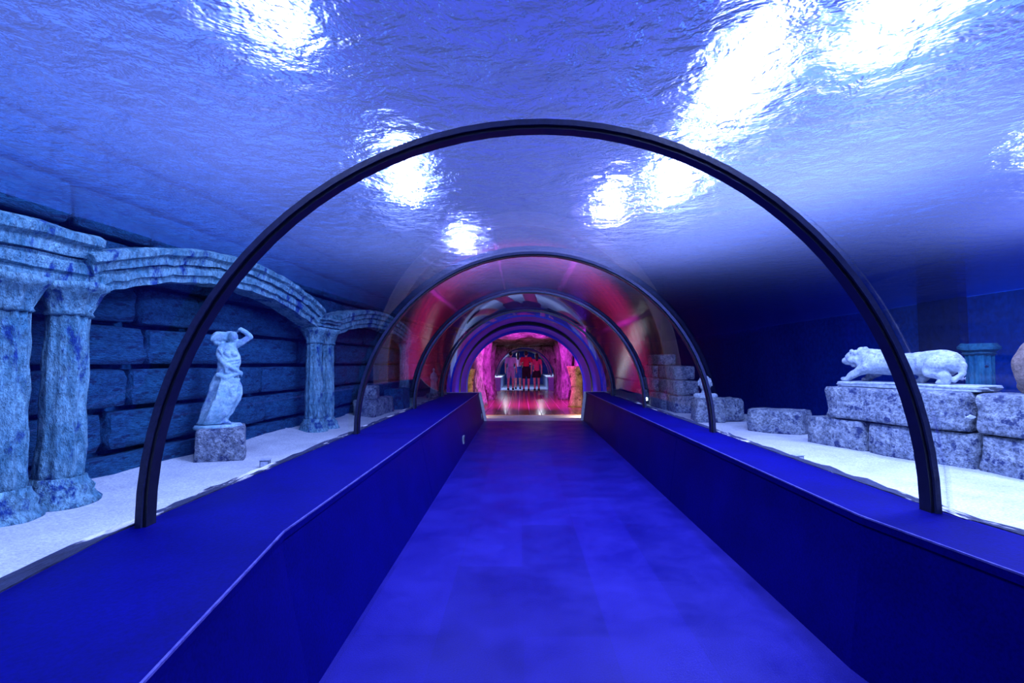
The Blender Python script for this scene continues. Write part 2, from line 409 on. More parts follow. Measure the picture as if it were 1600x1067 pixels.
# irregular dark bedding strip where the acrylic foot meets the sand
def bedding(u0, sg, label):
    rr = []; s = S_BACK; k = 0
    while s <= S_END:
        w = 0.07 + 0.035 * (1 + nz((s * 3, sg, 0), 1.0, 4)) + 0.012 * nz((s * 11, sg, 2))
        ss = s if abs(s) > 0.03 else 0.0
        rr.append([at(ss, u0, LEDGE - 0.10), at(ss, u0, LEDGE + 0.004 + 0.006 * nz((s * 9, 1, sg))), at(ss, u0 + sg * w * 0.6, LEDGE + 0.002 + 0.012 * nz((s * 7, 5, sg))), at(ss, u0 + sg * w, LEDGE - 0.02), at(ss, u0 + sg * (w + 0.03), LEDGE - 0.10)])
        s += 0.06
    mb = MB(); mb.rings(rr, True, True)
    return tag(obj('bedding_strip', mb, 'bed', smooth=False), label, 'strip')
bedding(-1.524, -1, 'ragged dark sealant strip dusted with sand beside the wide ledge')
bedding(1.524, 1, 'ragged dark sealant strip dusted with sand beside the narrow ledge')

# clear acrylic vault, one pane per bay
for i, (a, b) in enumerate(zip([S_BACK] + HS, HS + [S_END])):
    mb = MB(); mb.rings([[at(s, u, z) for u, z in arch_prof(RAD + 0.02)] for s in ((a, 0.0, b) if i == 0 else (a, b))], False, False)
    struct('window_%d' % (i + 1), mb, 'acrylic', 'curved clear acrylic vault pane', smooth=True)

# black hoops over the joints
HL = ['thick black tunnel hoop, fourth from the blue portal', 'black tunnel hoop, third from the blue portal', 'black tunnel hoop, second from the blue portal', 'slim black tunnel hoop, next to the blue portal']
for i in range(4):
    c, r = sect(HS[i])
    if i == 0: r = Vector((math.cos(R(3)), math.sin(R(3))))
    d = Vector((-r.y, r.x)).normalized()
    t = thing('tunnel_hoop', HL[i], 'hoop', (c.x, c.y, ZC), 0, 'black hoops of the acrylic tunnel')
    n = 44
    def hoop(r0, r1, w, o=0.0):
        mb = MB(); rr = []
        for k in range(n + 1):
            a = math.pi * k / n; rr.append([(r.x * (-q * math.cos(a)) + d.x * e, r.y * (-q * math.cos(a)) + d.y * e, q * math.sin(a)) for q, e in ((r0, o - w), (r1, o - w), (r1, o + w), (r0, o + w))])
        for e_ in (0, -1): rr.insert(0 if e_ == 0 else len(rr), [(x_, y_, LEDGE - ZC) for x_, y_, z_ in rr[e_]])
        mb.rings(rr, True, True); return mb
    obj('rib', hoop(RAD - 0.022, RAD + 0.012, 0.026), 'black', t)
    for o_ in (-0.031, 0.031):
        obj('seal_strip', hoop(RAD - 0.010, RAD + 0.012, 0.006, o_), 'seal', t)

# blue end portal: two stepped sleeves and a joint
def sleeve(r0, r1, y0, y1, n=48, wide=1.0):
    mb = MB(); prof = [(u * wide, z) for u, z in [(-r0, 0.0)] + arch_prof(r0, n) + [(r0, 0.0)]]; out = [(-r1, 0.0)] + arch_prof(r1, n) + [(r1, 0.0)]
    loop = prof + out[::-1]
    mb.rings([[(C0.x + u, y, z) for u, z in loop] for y in (y0, y1)], True, False)
    k = len(prof); N = len(loop); b = 0
    for rowi in (0, 1):
        for j in range(k - 1):
            f = (rowi * N + j, rowi * N + j + 1, rowi * N + N - 2 - j, rowi * N + N - 1 - j)
            mb.f.append(f if rowi == 0 else f[::-1])
    return mb
pt = thing('portal_arch', 'stepped blue painted arch closing the acrylic tunnel', 'arch', (0, 0, 0))
obj('outer_sleeve', sleeve(1.49, 1.60, S_END + C0.y + 0.06, 10.9), 'sleeve', pt)
obj('joint_band', sleeve(1.42, 1.6, 10.9, 10.96, wide=1.03), 'black', pt)
obj('inner_sleeve', sleeve(1.40, 1.6, 10.96, 12.2, wide=1.05), 'sleeve', pt)
obj('inner_rim', sleeve(1.33, 1.6, 12.2, 12.3, wide=1.09), 'sleeve', pt)

# ------------------------------------------------------------------ tank: sand, walls, water
def wall_x(y): return -3.21 + 0.07 * (y - 3.5)
WROT = -math.atan(0.07)
def tun_u(x, y):
    p = Vector((x, y)) - C0
    return p.dot(RN) if (p.dot(DN) < 0 and y < C0.y + 0.3) else p.x
def sand_z(x, y):
    z = SAND + 0.035 * nz((x, y, 0), 1.1) + 0.012 * nz((x, y, 4), 4.0)
    if x < 0: z += 0.05 * max(0.0, 1 - (x - wall_x(y)) / 0.5)
    if x > 0:
        e = 3.95 - 0.09 * (y - 4.0); k = min(1, max(0, (x - e) / 1.1)); k = k * k * (3 - 2 * k)
        z -= 1.45 * k
    return z
mb = MB(); st = 0.14; nx = int(11.5 / st); ny = int(29.5 / st); idx = {}
for j in range(ny + 1):
    for i in range(nx + 1):
        x = -3.9 + i * st; y = min(-3.38 + j * st, 26.09)
        if x < wall_x(min(y, 16.2)) - 0.05 - st or (y > 16.2 and x < 0): continue
        x = min(max(x, wall_x(min(y, 16.2)) - 0.05), 7.49)
        if y > 9.65:
            lim = 1.61 if y < 9.9 else 1.89; u = x - C0.x
            if abs(u) < lim - st: continue
            if abs(u) < lim: x = C0.x + math.copysign(lim, u)
        else:
            u = tun_u(x, y)
            if abs(u) < 1.522 - st: continue
            if abs(u) < 1.522: x += math.copysign(1.522, u) - u
        idx[(i, j)] = len(mb.v); mb.v.append((x, y, sand_z(x, y)))
for j in range(ny):
    for i in range(nx):
        q = [(i, j), (i + 1, j), (i + 1, j + 1), (i, j + 1)]
        if all(k in idx for k in q): mb.f.append(tuple(idx[k] for k in q))
so = tag(obj('sand', mb, 'sand', smooth=True), 'rippled white sand covering the tank bottom', 'sand', kind='stuff')

# left wall of coursed stone blocks
ROW = 0.326
mb = MB(); y0, y1 = -3.2, 16.2
mb.add([(wall_x(y0) - 0.05, y0, -0.2), (wall_x(y1) - 0.05, y1, -0.2), (wall_x(y1) - 0.05, y1, 3.2), (wall_x(y0) - 0.05, y0, 3.2), (wall_x(y0) - 0.4, y0, -0.2), (wall_x(y1) - 0.4, y1, -0.2), (wall_x(y1) - 0.4, y1, 3.2), (wall_x(y0) - 0.4, y0, 3.2)],
       [(0, 1, 2, 3), (7, 6, 5, 4), (0, 3, 7, 4), (1, 5, 6, 2), (3, 2, 6, 7), (0, 4, 5, 1)])
wl = struct('wall_left', mb, 'mortar', 'tank side wall of large coursed stone blocks')
SB = [block_mesh(s, 3, 0.12, 0.035) for s in (1, 8, 15, 23, 31)]
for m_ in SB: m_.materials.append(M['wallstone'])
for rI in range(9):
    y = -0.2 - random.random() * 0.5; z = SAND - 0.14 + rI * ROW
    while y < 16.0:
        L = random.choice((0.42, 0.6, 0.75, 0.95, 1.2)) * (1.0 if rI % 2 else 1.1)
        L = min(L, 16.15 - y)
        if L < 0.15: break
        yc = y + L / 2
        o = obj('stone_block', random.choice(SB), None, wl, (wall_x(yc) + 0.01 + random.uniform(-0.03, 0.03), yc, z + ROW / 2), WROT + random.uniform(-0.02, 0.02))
        o.scale = (0.22, L - 0.03, ROW - 0.035)
        y += L
# end of the left channel, right wall, far wall and near wall of the tank
mb = MB(); mb.box(-2.6, -1.83, 16.2, 16.4, -0.2, 3.2); struct('wall_channel_end', mb, 'tankblue')
mb = MB(); mb.box(7.5, 7.7, -3.4, 26.3, -1.6, 3.4); wr = struct('wall_right', mb, 'tankblue', 'smooth blue painted tank wall')
for yy in (8.7,):
    mb = MB(); mb.box(7.35, 7.5, yy - 0.42, yy + 0.42, -1.6, 3.4); obj('dark_wall_panel', mb, 'tankdark', wr)  # darker blue upright panel on the right wall
mb = MB(); mb.box(1.9, 7.7, 26.1, 26.3, -1.6, 3.4); struct('wall_far', mb, 'tankblue')
mb = MB(); mb.box(-3.9, 7.7, -3.6, -3.4, -1.6, 3.4); struct('wall_near', mb, 'tankdark')
mb = MB(); mb.box(-4.1, 7.9, -3.6, 26.5, 5.6, 5.7); struct('ceiling', mb, 'room', 'dark hall ceiling above the tank')
mb = MB(); mb.box(-4.3, -4.1, -3.6, 26.5, 2.0, 5.7); struct('wall_hall_left', mb, 'room')
mb = MB(); mb.box(7.7, 7.9, -3.6, 26.5, 3.4, 5.7); struct('wall_hall_right', mb, 'room')
mb = MB(); mb.box(-4.3, 7.9, 26.3, 26.5, 3.0, 5.7); struct('wall_hall_far', mb, 'room')

# the water itself: one closed body around the tunnel, rippled on top
ZB = -1.5
def water_sec(y):
    n = 26
    if y < C0.y - 1e-6:
        s = (y - C0.y) / DN.y; c, r = sect(s)
    else: c, r = Vector((C0.x, y)), (MI if abs(y - C0.y) < 1e-6 else Vector((1, 0)))
    k = min(1, max(0, (y - 9.755) / 0.3)); far = y > 9.71
    hw = (1.61 * (1 - k) + 1.88 * k) if far else RAD + 0.035; zt = 1.612 if far else RAD + 0.035
    arch = [(c.x + r.x * (-hw * math.cos(math.pi * i / n)), c.y + r.y * (-hw * math.cos(math.pi * i / n)), ZC + zt * math.sin(math.pi * i / n)) for i in range(n + 1)]
    wx = wall_x(min(y, 16.2)) - 0.045
    return [(wx, y, ZB), (wx, y, WATER), (7.49, y, WATER), (7.49, y, ZB), (arch[-1][0], arch[-1][1], ZB)] + arch[::-1] + [(arch[0][0], arch[0][1], ZB)]
secs = [water_sec(y) for y in (-3.38, C0.y, 9.70, 9.755, 10.06, 26.09)]
mb = MB(); mb.rings(secs, True, True)
me = mb.mesh('water')
me.materials.append(M['wside']); me.materials.append(M['wtop'])
for p in me.polygons:
    if p.normal.z > 0.9 and abs(p.center.z - WATER) < 0.01 and p.area > 0.5: p.material_index = 1
    elif p.normal.z < -0.9 and abs(p.center.z - WATER) < 0.01: p.material_index = 1
wo = tag(obj('water', me, None), 'clear blue tank water with a rippled bright surface overhead', 'water', kind='stuff')

# flood lamps above the water
for i, (x, y, pw_, sx, sy, cc) in enumerate(FLOODS):
    t = thing('flood_lamp', 'long narrow flood lamp shining through the rippled water', 'lamp', (x, y, LAMPZ), 0, 'long flood lamps above the tank')
    mb = MB(); mb.lathe([(0.5, 0.02), (0.52, 0.02), (0.5, 0.12), (0.25, 0.25), (0.05, 0.28)], 24); mb.v = [(a * sx, b * sy, c) for a, b, c in mb.v]; obj('housing', mb, 'metal', t)
    mb = MB(); mb.tube([(0, 0, 0.26), (0, 0, 2.2)], [0.012, 0.012], 8, False); obj('hanger', mb, 'metal', t)
    lo = area_light('flood_light_offscreen' if y < 2.9 or x > 3.5 else 'flood_light', (0, 0, 0), pw_, sx, cc, (0, 0, 0), t, 'ELLIPSE'); lo.data.size_y = sy

# ------------------------------------------------------------------ left arcade
def arc_x(y): return wall_x(y) + 0.39
def column(y, label, top=1.62, lean=(0, 0), seed=0, r=0.105):
    x = arc_x(y); t = thing('stone_column', label, 'column', (x, y, sand_z(x, y) - 0.03), WROT, 'weathered columns of the arcade')
    h = top - (SAND - 0.03)
    def part(name, prof, fl, amp):
        mb = MB(); mb.lathe(prof, 40, 10, 0.16)
        mb.v = [(x_ * (1 + amp * nz((x_, y_, z_), 7, seed)) + lean[0] * z_, y_ * (1 + amp * nz((x_, y_, z_), 7, seed + 3)) + lean[1] * z_, z_ + (0.012 * nz((x_, y_, z_), 8, seed))) for x_, y_, z_ in mb.v]
        obj(name, mb, 'column', t, smooth=True)
    part('base', [(r * 1.75, 0), (r * 1.8, 0.03), (r * 1.6, 0.06), (r * 1.5, 0.08), (r * 1.55, 0.11), (r * 1.25, 0.15), (r * 1.2, 0.18)], 0, 0.16)
    n = 16
    part('shaft', [(r * (1.12 - 0.17 * k / n), 0.15 + (h - 0.33) * k / n, 1) for k in range(n + 1)], 10, 0.14)
    part('capital', [(r * 0.98, h - 0.20), (r * 1.1, h - 0.19), (r * 1.0, h - 0.17), (r * 1.25, h - 0.12, 1), (r * 1.5, h - 0.06, 1), (r * 1.7, h - 0.035), (r * 1.7, h)], 10, 0.16)
    return t
column(2.66, 'ruined stone column by the sand, on the far side of its pair from the statue', 1.64, (-0.01, 0.01), 1)
column(2.98, 'ruined stone column carrying the end of the arch over the dancing statue, thicker one', 1.64, (0.02, 0.01), 5, 0.112)
column(6.15, 'pale stone column between the two arches, on the dancing statue side', 1.60, (0, 0), 9, 0.10)
column(6.48, 'pale stone column between the two arches, on the blue portal side', 1.60, (0, 0), 13, 0.10)
column(9.85, 'slim stone column at the arcade end toward the blue portal', 1.60, (0, 0), 17, 0.10)

PROF_IN = [(0.0, -0.12), (0.0, 0.10), (0.05, 0.10), (0.06, 0.125), (0.11, 0.125), (0.12, 0.115), (0.14, 0.115), (0.14, -0.12)]
PROF_OUT = [(0.14, -0.12), (0.14, 0.145), (0.19, 0.15), (0.21, 0.18), (0.25, 0.185), (0.27, 0.15), (0.27, -0.12)]
def band(path, prof, seed, amp=0.018):
    """sweep profile (radial, outward) along path of (y, z, ny, nz)"""
    rr = []
    for y, z, ry, rz_ in path:
        ring = []
        for a, b in prof:
            ring.append((arc_x(y) + b, y + ry * a - 0.07 * b, z + rz_ * a))
        rr.append(ring)
    mb = MB(); mb.rings(rr, True, True); mb.jitter(amp, 9, seed); return mb
def arch(y0, y1, zs, rise, label, seed):
    t = thing('stone_arch', label, 'arch', (0, 0, 0), 0, 'weathered arches of the arcade')
    half = (y1 - y0) / 2; rad = (half * half + rise * rise) / (2 * rise); cy = (y0 + y1) / 2; cz = zs + rise - rad
    am = math.asin(min(1, half / rad)); path = []
    for k in range(37):
        a = -am + 2 * am * k / 36; path.append((cy + rad * math.sin(a), cz + rad * math.cos(a), math.sin(a), math.cos(a)))
    obj('arch_ring', band(path, PROF_IN, seed), 'column', t, smooth=False)
    obj('outer_moulding', band(path, PROF_OUT, seed + 4), 'column', t, smooth=False)
def lintel(y0, y1, z, h, label, seed):
    t = thing('stone_lintel', label, 'lintel', (0, 0, 0), 0, 'weathered lintels of the arcade')
    k = h / 0.27; path = [(y0 + (y1 - y0) * i / 10, z, 0, k) for i in range(11)]
    obj('lower_course', band(path, PROF_IN, seed), 'column', t)
    obj('cornice', band(path, PROF_OUT, seed + 3), 'column', t)
lintel(1.2, 3.06, 1.64, 0.34, 'moulded stone lintel over the thick ruined column pair', 3)
lintel(6.0, 6.62, 1.60, 0.14, 'short moulded stone lintel over the column pair between two arches', 6)
lintel(9.7, 10.3, 1.60, 0.14, 'short moulded stone lintel over the slim column near the portal', 8)
arch(3.07, 6.02, 1.60, 0.27, 'large weathered stone arch spanning over the dancing statue', 11)
arch(6.60, 9.75, 1.55, 0.20, 'weathered stone arch spanning between the statue arch and the blue portal', 15)

# ------------------------------------------------------------------ pedestal and dancing statue
def stone_thing(name, label, cat, size, loc, rz=0.0, mat='block', seed=0, group=None, cuts=7, rnd=0.10, amp=0.03):
    me = block_mesh(seed, cuts, rnd, amp); me.name = name
    s = size
    for v in me.vertices: v.co = Vector((v.co.x * s[0], v.co.y * s[1], v.co.z * s[2] + s[2] / 2))
    for v in me.vertices: v.co += v.co.normalized() * 0.010 * nz(v.co, 11, seed)
    o = obj(name, me, mat, None, loc, rz)
    return tag(o, label, cat, group)
pz = SAND - 0.02
stone_thing('stone_pedestal', 'pitted square stone pedestal under the dancing statue', 'pedestal', (0.38, 0.46, 0.31), (-2.74, 4.43, pz), R(28), 'block', 3)

def statue_mesh(voxel=0.0065):
    X = lambda zx: (zx - 290) * 0.00087
    Z = lambda zy: (960 - zy) * 0.00103
    mb = MB(); rr = []
    sil = [(945, 85, 350, .075), (920, 98, 350, .08), (880, 122, 375, .085), (840, 145, 398, .09), (800, 165, 420, .092), (750, 185, 455, .095), (700, 200, 480, .098), (650, 212, 477, .098), (600, 228, 458, .093),
           (560, 236, 445, .088), (520, 238, 440, .08), (480, 244, 450, .075), (440, 248, 458, .07), (400, 250, 465, .072), (360, 252, 462, .072), (320, 258, 440, .065), (285, 270, 430, .055), (255, 285, 425, .045), (235, 320, 410, .035)]
    n = 40
    for zy, a, b, dep in sil:
        cx = (X(a) + X(b)) / 2; hx = (X(b) - X(a)) / 2; f = max(0.0, min(1, (zy - 470) / 200.0)); ring = []
        for j in range(n):
            t = 2 * math.pi * j / n
            k = 1 + f * (0.13 * math.sin(9 * t + zy * 0.012) + 0.07 * math.sin(5 * t - zy * 0.02)) + (1 - f) * 0.03 * math.sin(7 * t + zy * 0.05)
            ring.append((cx + hx * k * math.cos(t), dep * k * math.sin(t), Z(zy)))
        rr.append(ring)
    mb.rings(rr)
    P = lambda zx, zy, y=0.0: (X(zx), y, Z(zy))
    mb.tube([P(375, 245), P(385, 205)], [.030, .028])                      # neck
    mb.sphere(P(388, 182, -.01), .046, (0.9, 1.0, 1.15), 14, 10)           # head
    mb.sphere(P(402, 195, -.045), .012)                                    # nose
    mb.sphere(P(365, 168, .02), .044, (1.1, 1, .9))                        # hair
    mb.sphere(P(338, 160, .03), .03)
    mb.tube([P(415, 250), P(475, 225, -.02), P(548, 178, -.03)], [.036, .031, .025])   # raised upper arm
    mb.tube([P(548, 178, -.03), P(505, 140, -.03), P(455, 112, -.02)], [.025, .023, .018])  # forearm
    for k in range(5): mb.tube([P(452, 112, -.02), P(432 - 2 * k, 118 + 5 * k, -.035 + .012 * k)], [.010, .007], 6)
    mb.tube([P(290, 265), P(262, 340, -.03), P(300, 410, -.07)], [.034, .030, .026])   # other arm across the waist
    mb.tube([P(300, 410, -.07), P(390, 470, -.085), P(462, 508, -.05)], [.026, .022, .018])
    for k in range(4): mb.tube([P(462, 508, -.05), P(474, 520 + 5 * k, -.055 + .012 * k)], [.010, .007], 6)
    # billowing veil behind the head
    veil = []
    for k in range(12):
        u = k / 11; cx = 345 - 160 * u; cy = 175 + 30 * u * u + 10 * math.sin(6 * u); h = 44 + 14 * math.sin(3 * u) - 18 * u
        veil.append([P(cx + 6 * math.sin(t * 2), cy + h * math.sin(t), .02 + .032 * math.cos(t) * (1 + .2 * math.sin(8 * u))) for t in [2 * math.pi * j / 14 for j in range(14)]])
    mb.rings(veil)
    mb.tube([P(200, 205, .03), P(235, 235, .03), P(290, 245, .03)], [.018, .026, .03])
    for k in range(8):  # deep drapery folds
        a0 = 250 + 22 * k; mb.tube([P(a0 + 40, 560, -.085), P(a0, 720, -.112), P(a0 - 65 - 4 * k, 860, -.104), P(a0 - 110 - 6 * k, 938, -.07)], [.012, .020, .019, .012], 6)
    mb.tube([P(255, 520, -.07), P(330, 545, -.085), P(430, 515, -.06)], [.022, .024, .02])   # girdle
    for k in range(5):  # folds of the bodice
        mb.tube([P(262 + 6 * k, 300 + 8 * k, -.055), P(330, 400 + 24 * k, -.082), P(445 - 4 * k, 380 + 30 * k, -.06)], [.010, .013, .010], 6)
    mb.tube([P(250, 520, -.03), P(215, 600, -.02), P(190, 700, 0), P(150, 800, 0), P(105, 935, 0)], [.02, .024, .026, .024, .02], 8)
    # breasts and knee
    mb.sphere(P(330, 335, -.06), .03); mb.sphere(P(400, 335, -.06), .03); mb.tube([P(350, 600, -.06), P(395, 700, -.10), P(330, 860, -.08)], [.045, .04, .03])
    # foot
    mb.tube([P(330, 930, -.05), P(375, 945, -.08)], [.022, .014], 8)
    return blob(mb, voxel, 1, 0.005, 24, 'figure')
def statue_base(sx, sy, h=0.035):
    mb = MB(); n = 28
    rr = [[(sx * k * (1 + .08 * nz((math.cos(t), math.sin(t), 0), 2)) * math.cos(t), sy * k * (1 + .08 * nz((math.cos(t), math.sin(t), 3), 2)) * math.sin(t), z + .006 * nz((math.cos(t), math.sin(t), z), 3)) for t in [2 * math.pi * j / n for j in range(n)]] for k, z in ((1, 0), (1.02, h * .5), (.96, h))]
    mb.rings(rr); return mb
DS = thing('dancer_statue', 'pale stone statue of a draped dancer with one arm raised', 'statue', (-2.74, 4.41, pz + 0.295), R(32))
SM = statue_mesh()
obj('figure', SM, 'statue', DS, (0, 0, 0.03))
o = obj('base', statue_base(0.19, 0.14), 'statue', DS, (-0.02, 0, 0), smooth=True)
# small far statue
stone_thing('stone_pedestal', 'small low stone pedestal near the blue portal', 'pedestal', (0.30, 0.30, 0.16), (-2.09, 11.6, pz), 0, 'block', 6)
FS = thing('draped_statue', 'small pale stone figure standing near the blue portal', 'statue', (-2.09, 11.6, pz + 0.15), R(40))
def small_statue():
    mb = MB(); rr = []
    for z, w in ((0, .10), (.1, .085), (.22, .075), (.3, .07), (.36, .055), (.42, .075), (.47, .06), (.5, .03)):
        rr.append([(w * (1 + .1 * math.sin(6 * t + 9 * z)) * math.cos(t), .8 * w * (1 + .1 * math.sin(6 * t)) * math.sin(t), z) for t in [2 * math.pi * j / 24 for j in range(24)]])
    mb.rings(rr); mb.tube([(0, 0, .49), (0, 0, .53)], [.022, .02]); mb.sphere((0, -.005, .565), .036, (.9, 1, 1.15)); mb.sphere((0, -.04, .56), .009)
    for s in (-1, 1): mb.tube([(s * .06, 0, .46), (s * .09, -.02, .36), (s * .04, -.07, .30)], [.024, .02, .016])
    return blob(mb, .009, 2, .003, 20)
obj('figure', small_statue(), 'statue', FS); obj('base', statue_base(.11, .11, .02), 'statue', FS, smooth=True)
# loose blocks under the second arch
stone_thing('stone_block', 'pale broken stone block on sand under the portal side arch', 'block', (0.36, 0.95, 0.30), (-2.48, 8.2, pz), WROT, 'block', 41)
stone_thing('stone_block', 'smaller stone block resting on the pale broken block', 'block', (0.26, 0.36, 0.22), (-2.48, 7.95, pz + 0.29), WROT + 0.2, 'block', 44)
stone_thing('stone_block', 'dark low stone block on sand beside the slim arcade column', 'block', (0.34, 0.55, 0.40), (-2.36, 9.25, pz), WROT, 'wallstone', 47)

# ------------------------------------------------------------------ right ruin with lion
A = Vector((2.99, 5.20)); B = Vector((3.56, 3.50)); WD = (B - A).normalized(); WN = Vector((WD.y, -WD.x))
if WN.x < 0: WN = -WN
WR = math.atan2(WD.y, WD.x)
def ruin(s0, s1, z0, z1, dep, label, seed, off=0.0, mat='block'):
    c = A + WD * ((s0 + s1) / 2) + WN * (dep / 2 + off)
    return stone_thing('stone_block', label, 'block', (s1 - s0 - 0.015, dep, z1 - z0 - 0.006), (c.x, c.y, z0), WR, mat, seed)
z0 = SAND - 0.02; z1 = 0.585; z2 = 0.90
ruin(0.0, 0.62, z0, z1, 0.42, 'pitted stone block at the low end of the lion ruin, half uncovered', 51, -0.02)
ruin(0.63, 1.47, z0, z1, 0.46, 'stone block lying on the sand under the long lion block', 54)
ruin(1.48, 2.35, z0, z1, 0.46, 'stone block on the sand under the block carrying the brown rock', 57)
ruin(2.36, 3.4, z0, z1, 0.46, 'stone block on the sand at the high end of the lion ruin', 59)
ruin(0.24, 1.45, z1, z2, 0.50, 'long rough stone block carrying the lion slab', 61, -0.03)
ruin(1.47, 2.42, z1, z2, 0.50, 'rough stone block carrying the brown rock', 64, -0.03)
ruin(2.44, 3.4, z1, z2, 0.50, 'rough upper stone block at the high end of the lion ruin', 66, -0.03)
c = A + WD * 0.87 + WN * 0.24
stone_thing('stone_slab', 'thin stone slab between the lion statue and the long block', 'slab', (1.18, 0.34, 0.05), (c.x, c.y, z2 - 0.006), WR, 'lion', 71, cuts=9)
def lion_mesh():
    # nose toward -x, about 1.0 m long, 0.31 m tall
    mb = MB()
    mb.tube([(-.28, 0, .19), (-.18, 0, .185), (-.05, 0, .175), (.10, 0, .175), (.22, 0, .185), (.34, 0, .195), (.41, 0, .185)], [.105, .112, .102, .095, .098, .105, .088], 16)
    mb.tube([(-.24, 0, .225), (-.33, 0, .235), (-.40, 0, .24)], [.10, .088, .068], 14)           # neck
    mb.sphere((-.43, 0, .240), .064, (1.1, .95, 1.0), 14, 10)                                    # skull
    mb.tube([(-.45, 0, .222), (-.515, 0, .207)], [.047, .034], 12)                               # muzzle
    mb.tube([(-.45, 0, .192), (-.497, 0, .180)], [.030, .022], 10)                               # jaw
    mb.sphere((-.540, 0, .222), .014)
    for s in (-1, 1):
        mb.sphere((-.405, s * .050, .295), .022, (0.7, 1, 1.1)); mb.sphere((-.475, s * .036, .25), .013)
        mb.sphere((-.22, s * .070, .19), .078, (1.1, .6, 1.25)); mb.sphere((.34, s * .062, .17), .085, (1.15, .6, 1.2))
    for k in range(14):  # mane tufts
        a = k * 0.9; mb.sphere((-.35 + .045 * math.sin(k * 2.1), .078 * math.sin(a), .235 + .072 * math.cos(a)), .034)
    mb.sphere((-.10, 0, .275), .045, (1.8, 1, .8)); mb.sphere((-.18, 0, .285), .035, (1.5, 1, .8))
    # front legs: one reaching forward, one back
    mb.tube([(-.24, -.065, .15), (-.34, -.07, .095), (-.41, -.07, .055), (-.44, -.07, .022)], [.066, .046, .036, .030], 10)
    mb.sphere((-.47, -.07, .020), .032, (1.4, 1, .7))
    mb.tube([(-.23, .065, .15), (-.25, .07, .09), (-.33, .07, .045), (-.345, .07, .022)], [.062, .045, .034, .029], 10)
    mb.sphere((-.37, .07, .020), .030, (1.4, 1, .7))
    # hind legs with knee forward and hock back
    mb.tube([(.34, -.06, .17), (.30, -.07, .115), (.40, -.07, .080), (.405, -.07, .022)], [.088, .062, .040, .032], 10)
    mb.sphere((.375, -.07, .020), .032, (1.5, 1, .7))
    mb.tube([(.30, .06, .16), (.14, .07, .11), (.17, .07, .065), (.12, .07, .022)], [.080, .056, .036, .030], 10)
    mb.sphere((.09, .07, .020), .030, (1.5, 1, .7))
    mb.tube([(.46, 0, .20), (.498, 0, .165), (.49, 0, .11), (.46, -.02, .06), (.45, -.04, .04)], [.028, .024, .022, .022, .024], 8)  # tail
    return blob(mb, .0075, 2, .010, 15, 'figure')
c = A + WD * 0.80 + WN * 0.22
LS = tag(obj('lion_statue', lion_mesh(), 'lion', None, (c.x, c.y, z2 + 0.040), WR), 'pale stone statue of a striding lion on the slab', 'statue')
c = A + WD * 1.75 + WN * 0.25
mb = MB(); mb.sphere((0, 0, .20), .20, (0.72, .72, 1.1), 22, 16); mb.sphere((.02, .02, .07), .14, (1, .9, .6), 18, 10)
tag(obj('brown_rock', blob(mb, .012, 3, .025, 7, 'brown_rock'), 'brownrock', None, (c.x, c.y, z2 - 0.01)), 'upright rough brown rock standing on the block ruin', 'rock')
# teal fluted column behind the ruin
cx, cy = 5.6, 6.05; t = thing('stone_column', 'teal fluted column stump with flat capital behind the lion ruin', 'column', (cx, cy, sand_z(cx, cy) - 0.03), 0.3)
h = 1.34 - (sand_z(cx, cy) - 0.03)
mb = MB(); mb.lathe([(.20, 0), (.21, .06), (.17, .1), (.19, .14), (.15, .18)], 32); obj('base', mb, 'teal', t, smooth=True)
mb = MB(); mb.lathe([(.138, .17 + (h - .30) * k / 10, 1) for k in range(11)], 60, 12, .18); mb.jitter(.010, 6); obj('shaft', mb, 'teal', t, smooth=True)
mb = MB(); mb.lathe([(.13, h - .14), (.16, h - .12), (.145, h - .10), (.18, h - .075), (.20, h - .07), (.205, h - .04), (.19, h - .03), (.17, h)], 32); mb.jitter(.016, 7, 4); obj('capital', mb, 'teal', t)
# lone block in front
stone_thing('stone_block', 'lone pitted stone block on open sand between two ruins', 'block', (0.62, 0.40, 0.28), (3.15, 6.05, pz), R(-48), 'block', 81)

# far right ruin: stacked courses with a bust
FR = [  # y0, y1, z0, z1, x, dep, label
    (8.05, 8.62, 0, .30, 2.74, .42, 'pale block in the lowest course of the bust ruin, beside the bust block'),
    (8.64, 9.75, 0, .30, 2.72, .42, 'long block in the lowest course of the stepped far ruin'),
    (10.1, 10.7, 0, .30, 2.70, .42, 'block past the dark gap in the stepped far ruin'),
    (8.2, 9.4, .30, .55, 2.80, .40, 'stone block in the second course of the stepped far ruin'),
    (9.42, 10.75, .30, .55, 2.78, .40, 'stone block bridging the dark gap in the stepped far ruin'),
    (8.5, 9.7, .55, .80, 2.86, .36, 'stone block in the third course of the stepped far ruin, by its steps'),
    (9.72, 10.75, .55, .80, 2.84, .36, 'stone block in the third course of the stepped far ruin, portal end'),
    (9.6, 10.75, .80, 1.02, 2.9, .32, 'topmost stone block of the stepped far ruin')]
for i, (ya, yb, za, zb, x, dep, lb) in enumerate(FR):
    stone_thing('stone_block', lb, 'block', (dep, yb - ya - .02, zb - za - .006), (x, (ya + yb) / 2, pz + za), R(-2), 'block', 90 + 3 * i, 'blocks of the far ruin', 5)
stone_thing('stone_block', 'upright rounded stone block on which the bust stands', 'block', (0.40, 0.42, 0.36), (2.63, 6.95, pz), R(-8), 'block', 121, rnd=.25)
stone_thing('stone_block', 'upright rounded stone block tucked behind the bust block', 'block', (0.34, 0.36, 0.33), (3.04, 7.27, pz), R(6), 'block', 124, rnd=.25)
BS = thing('stone_bust', 'weathered stone bust of a curly head on the rounded block', 'bust', (2.62, 7.0, pz + .345), R(-15))
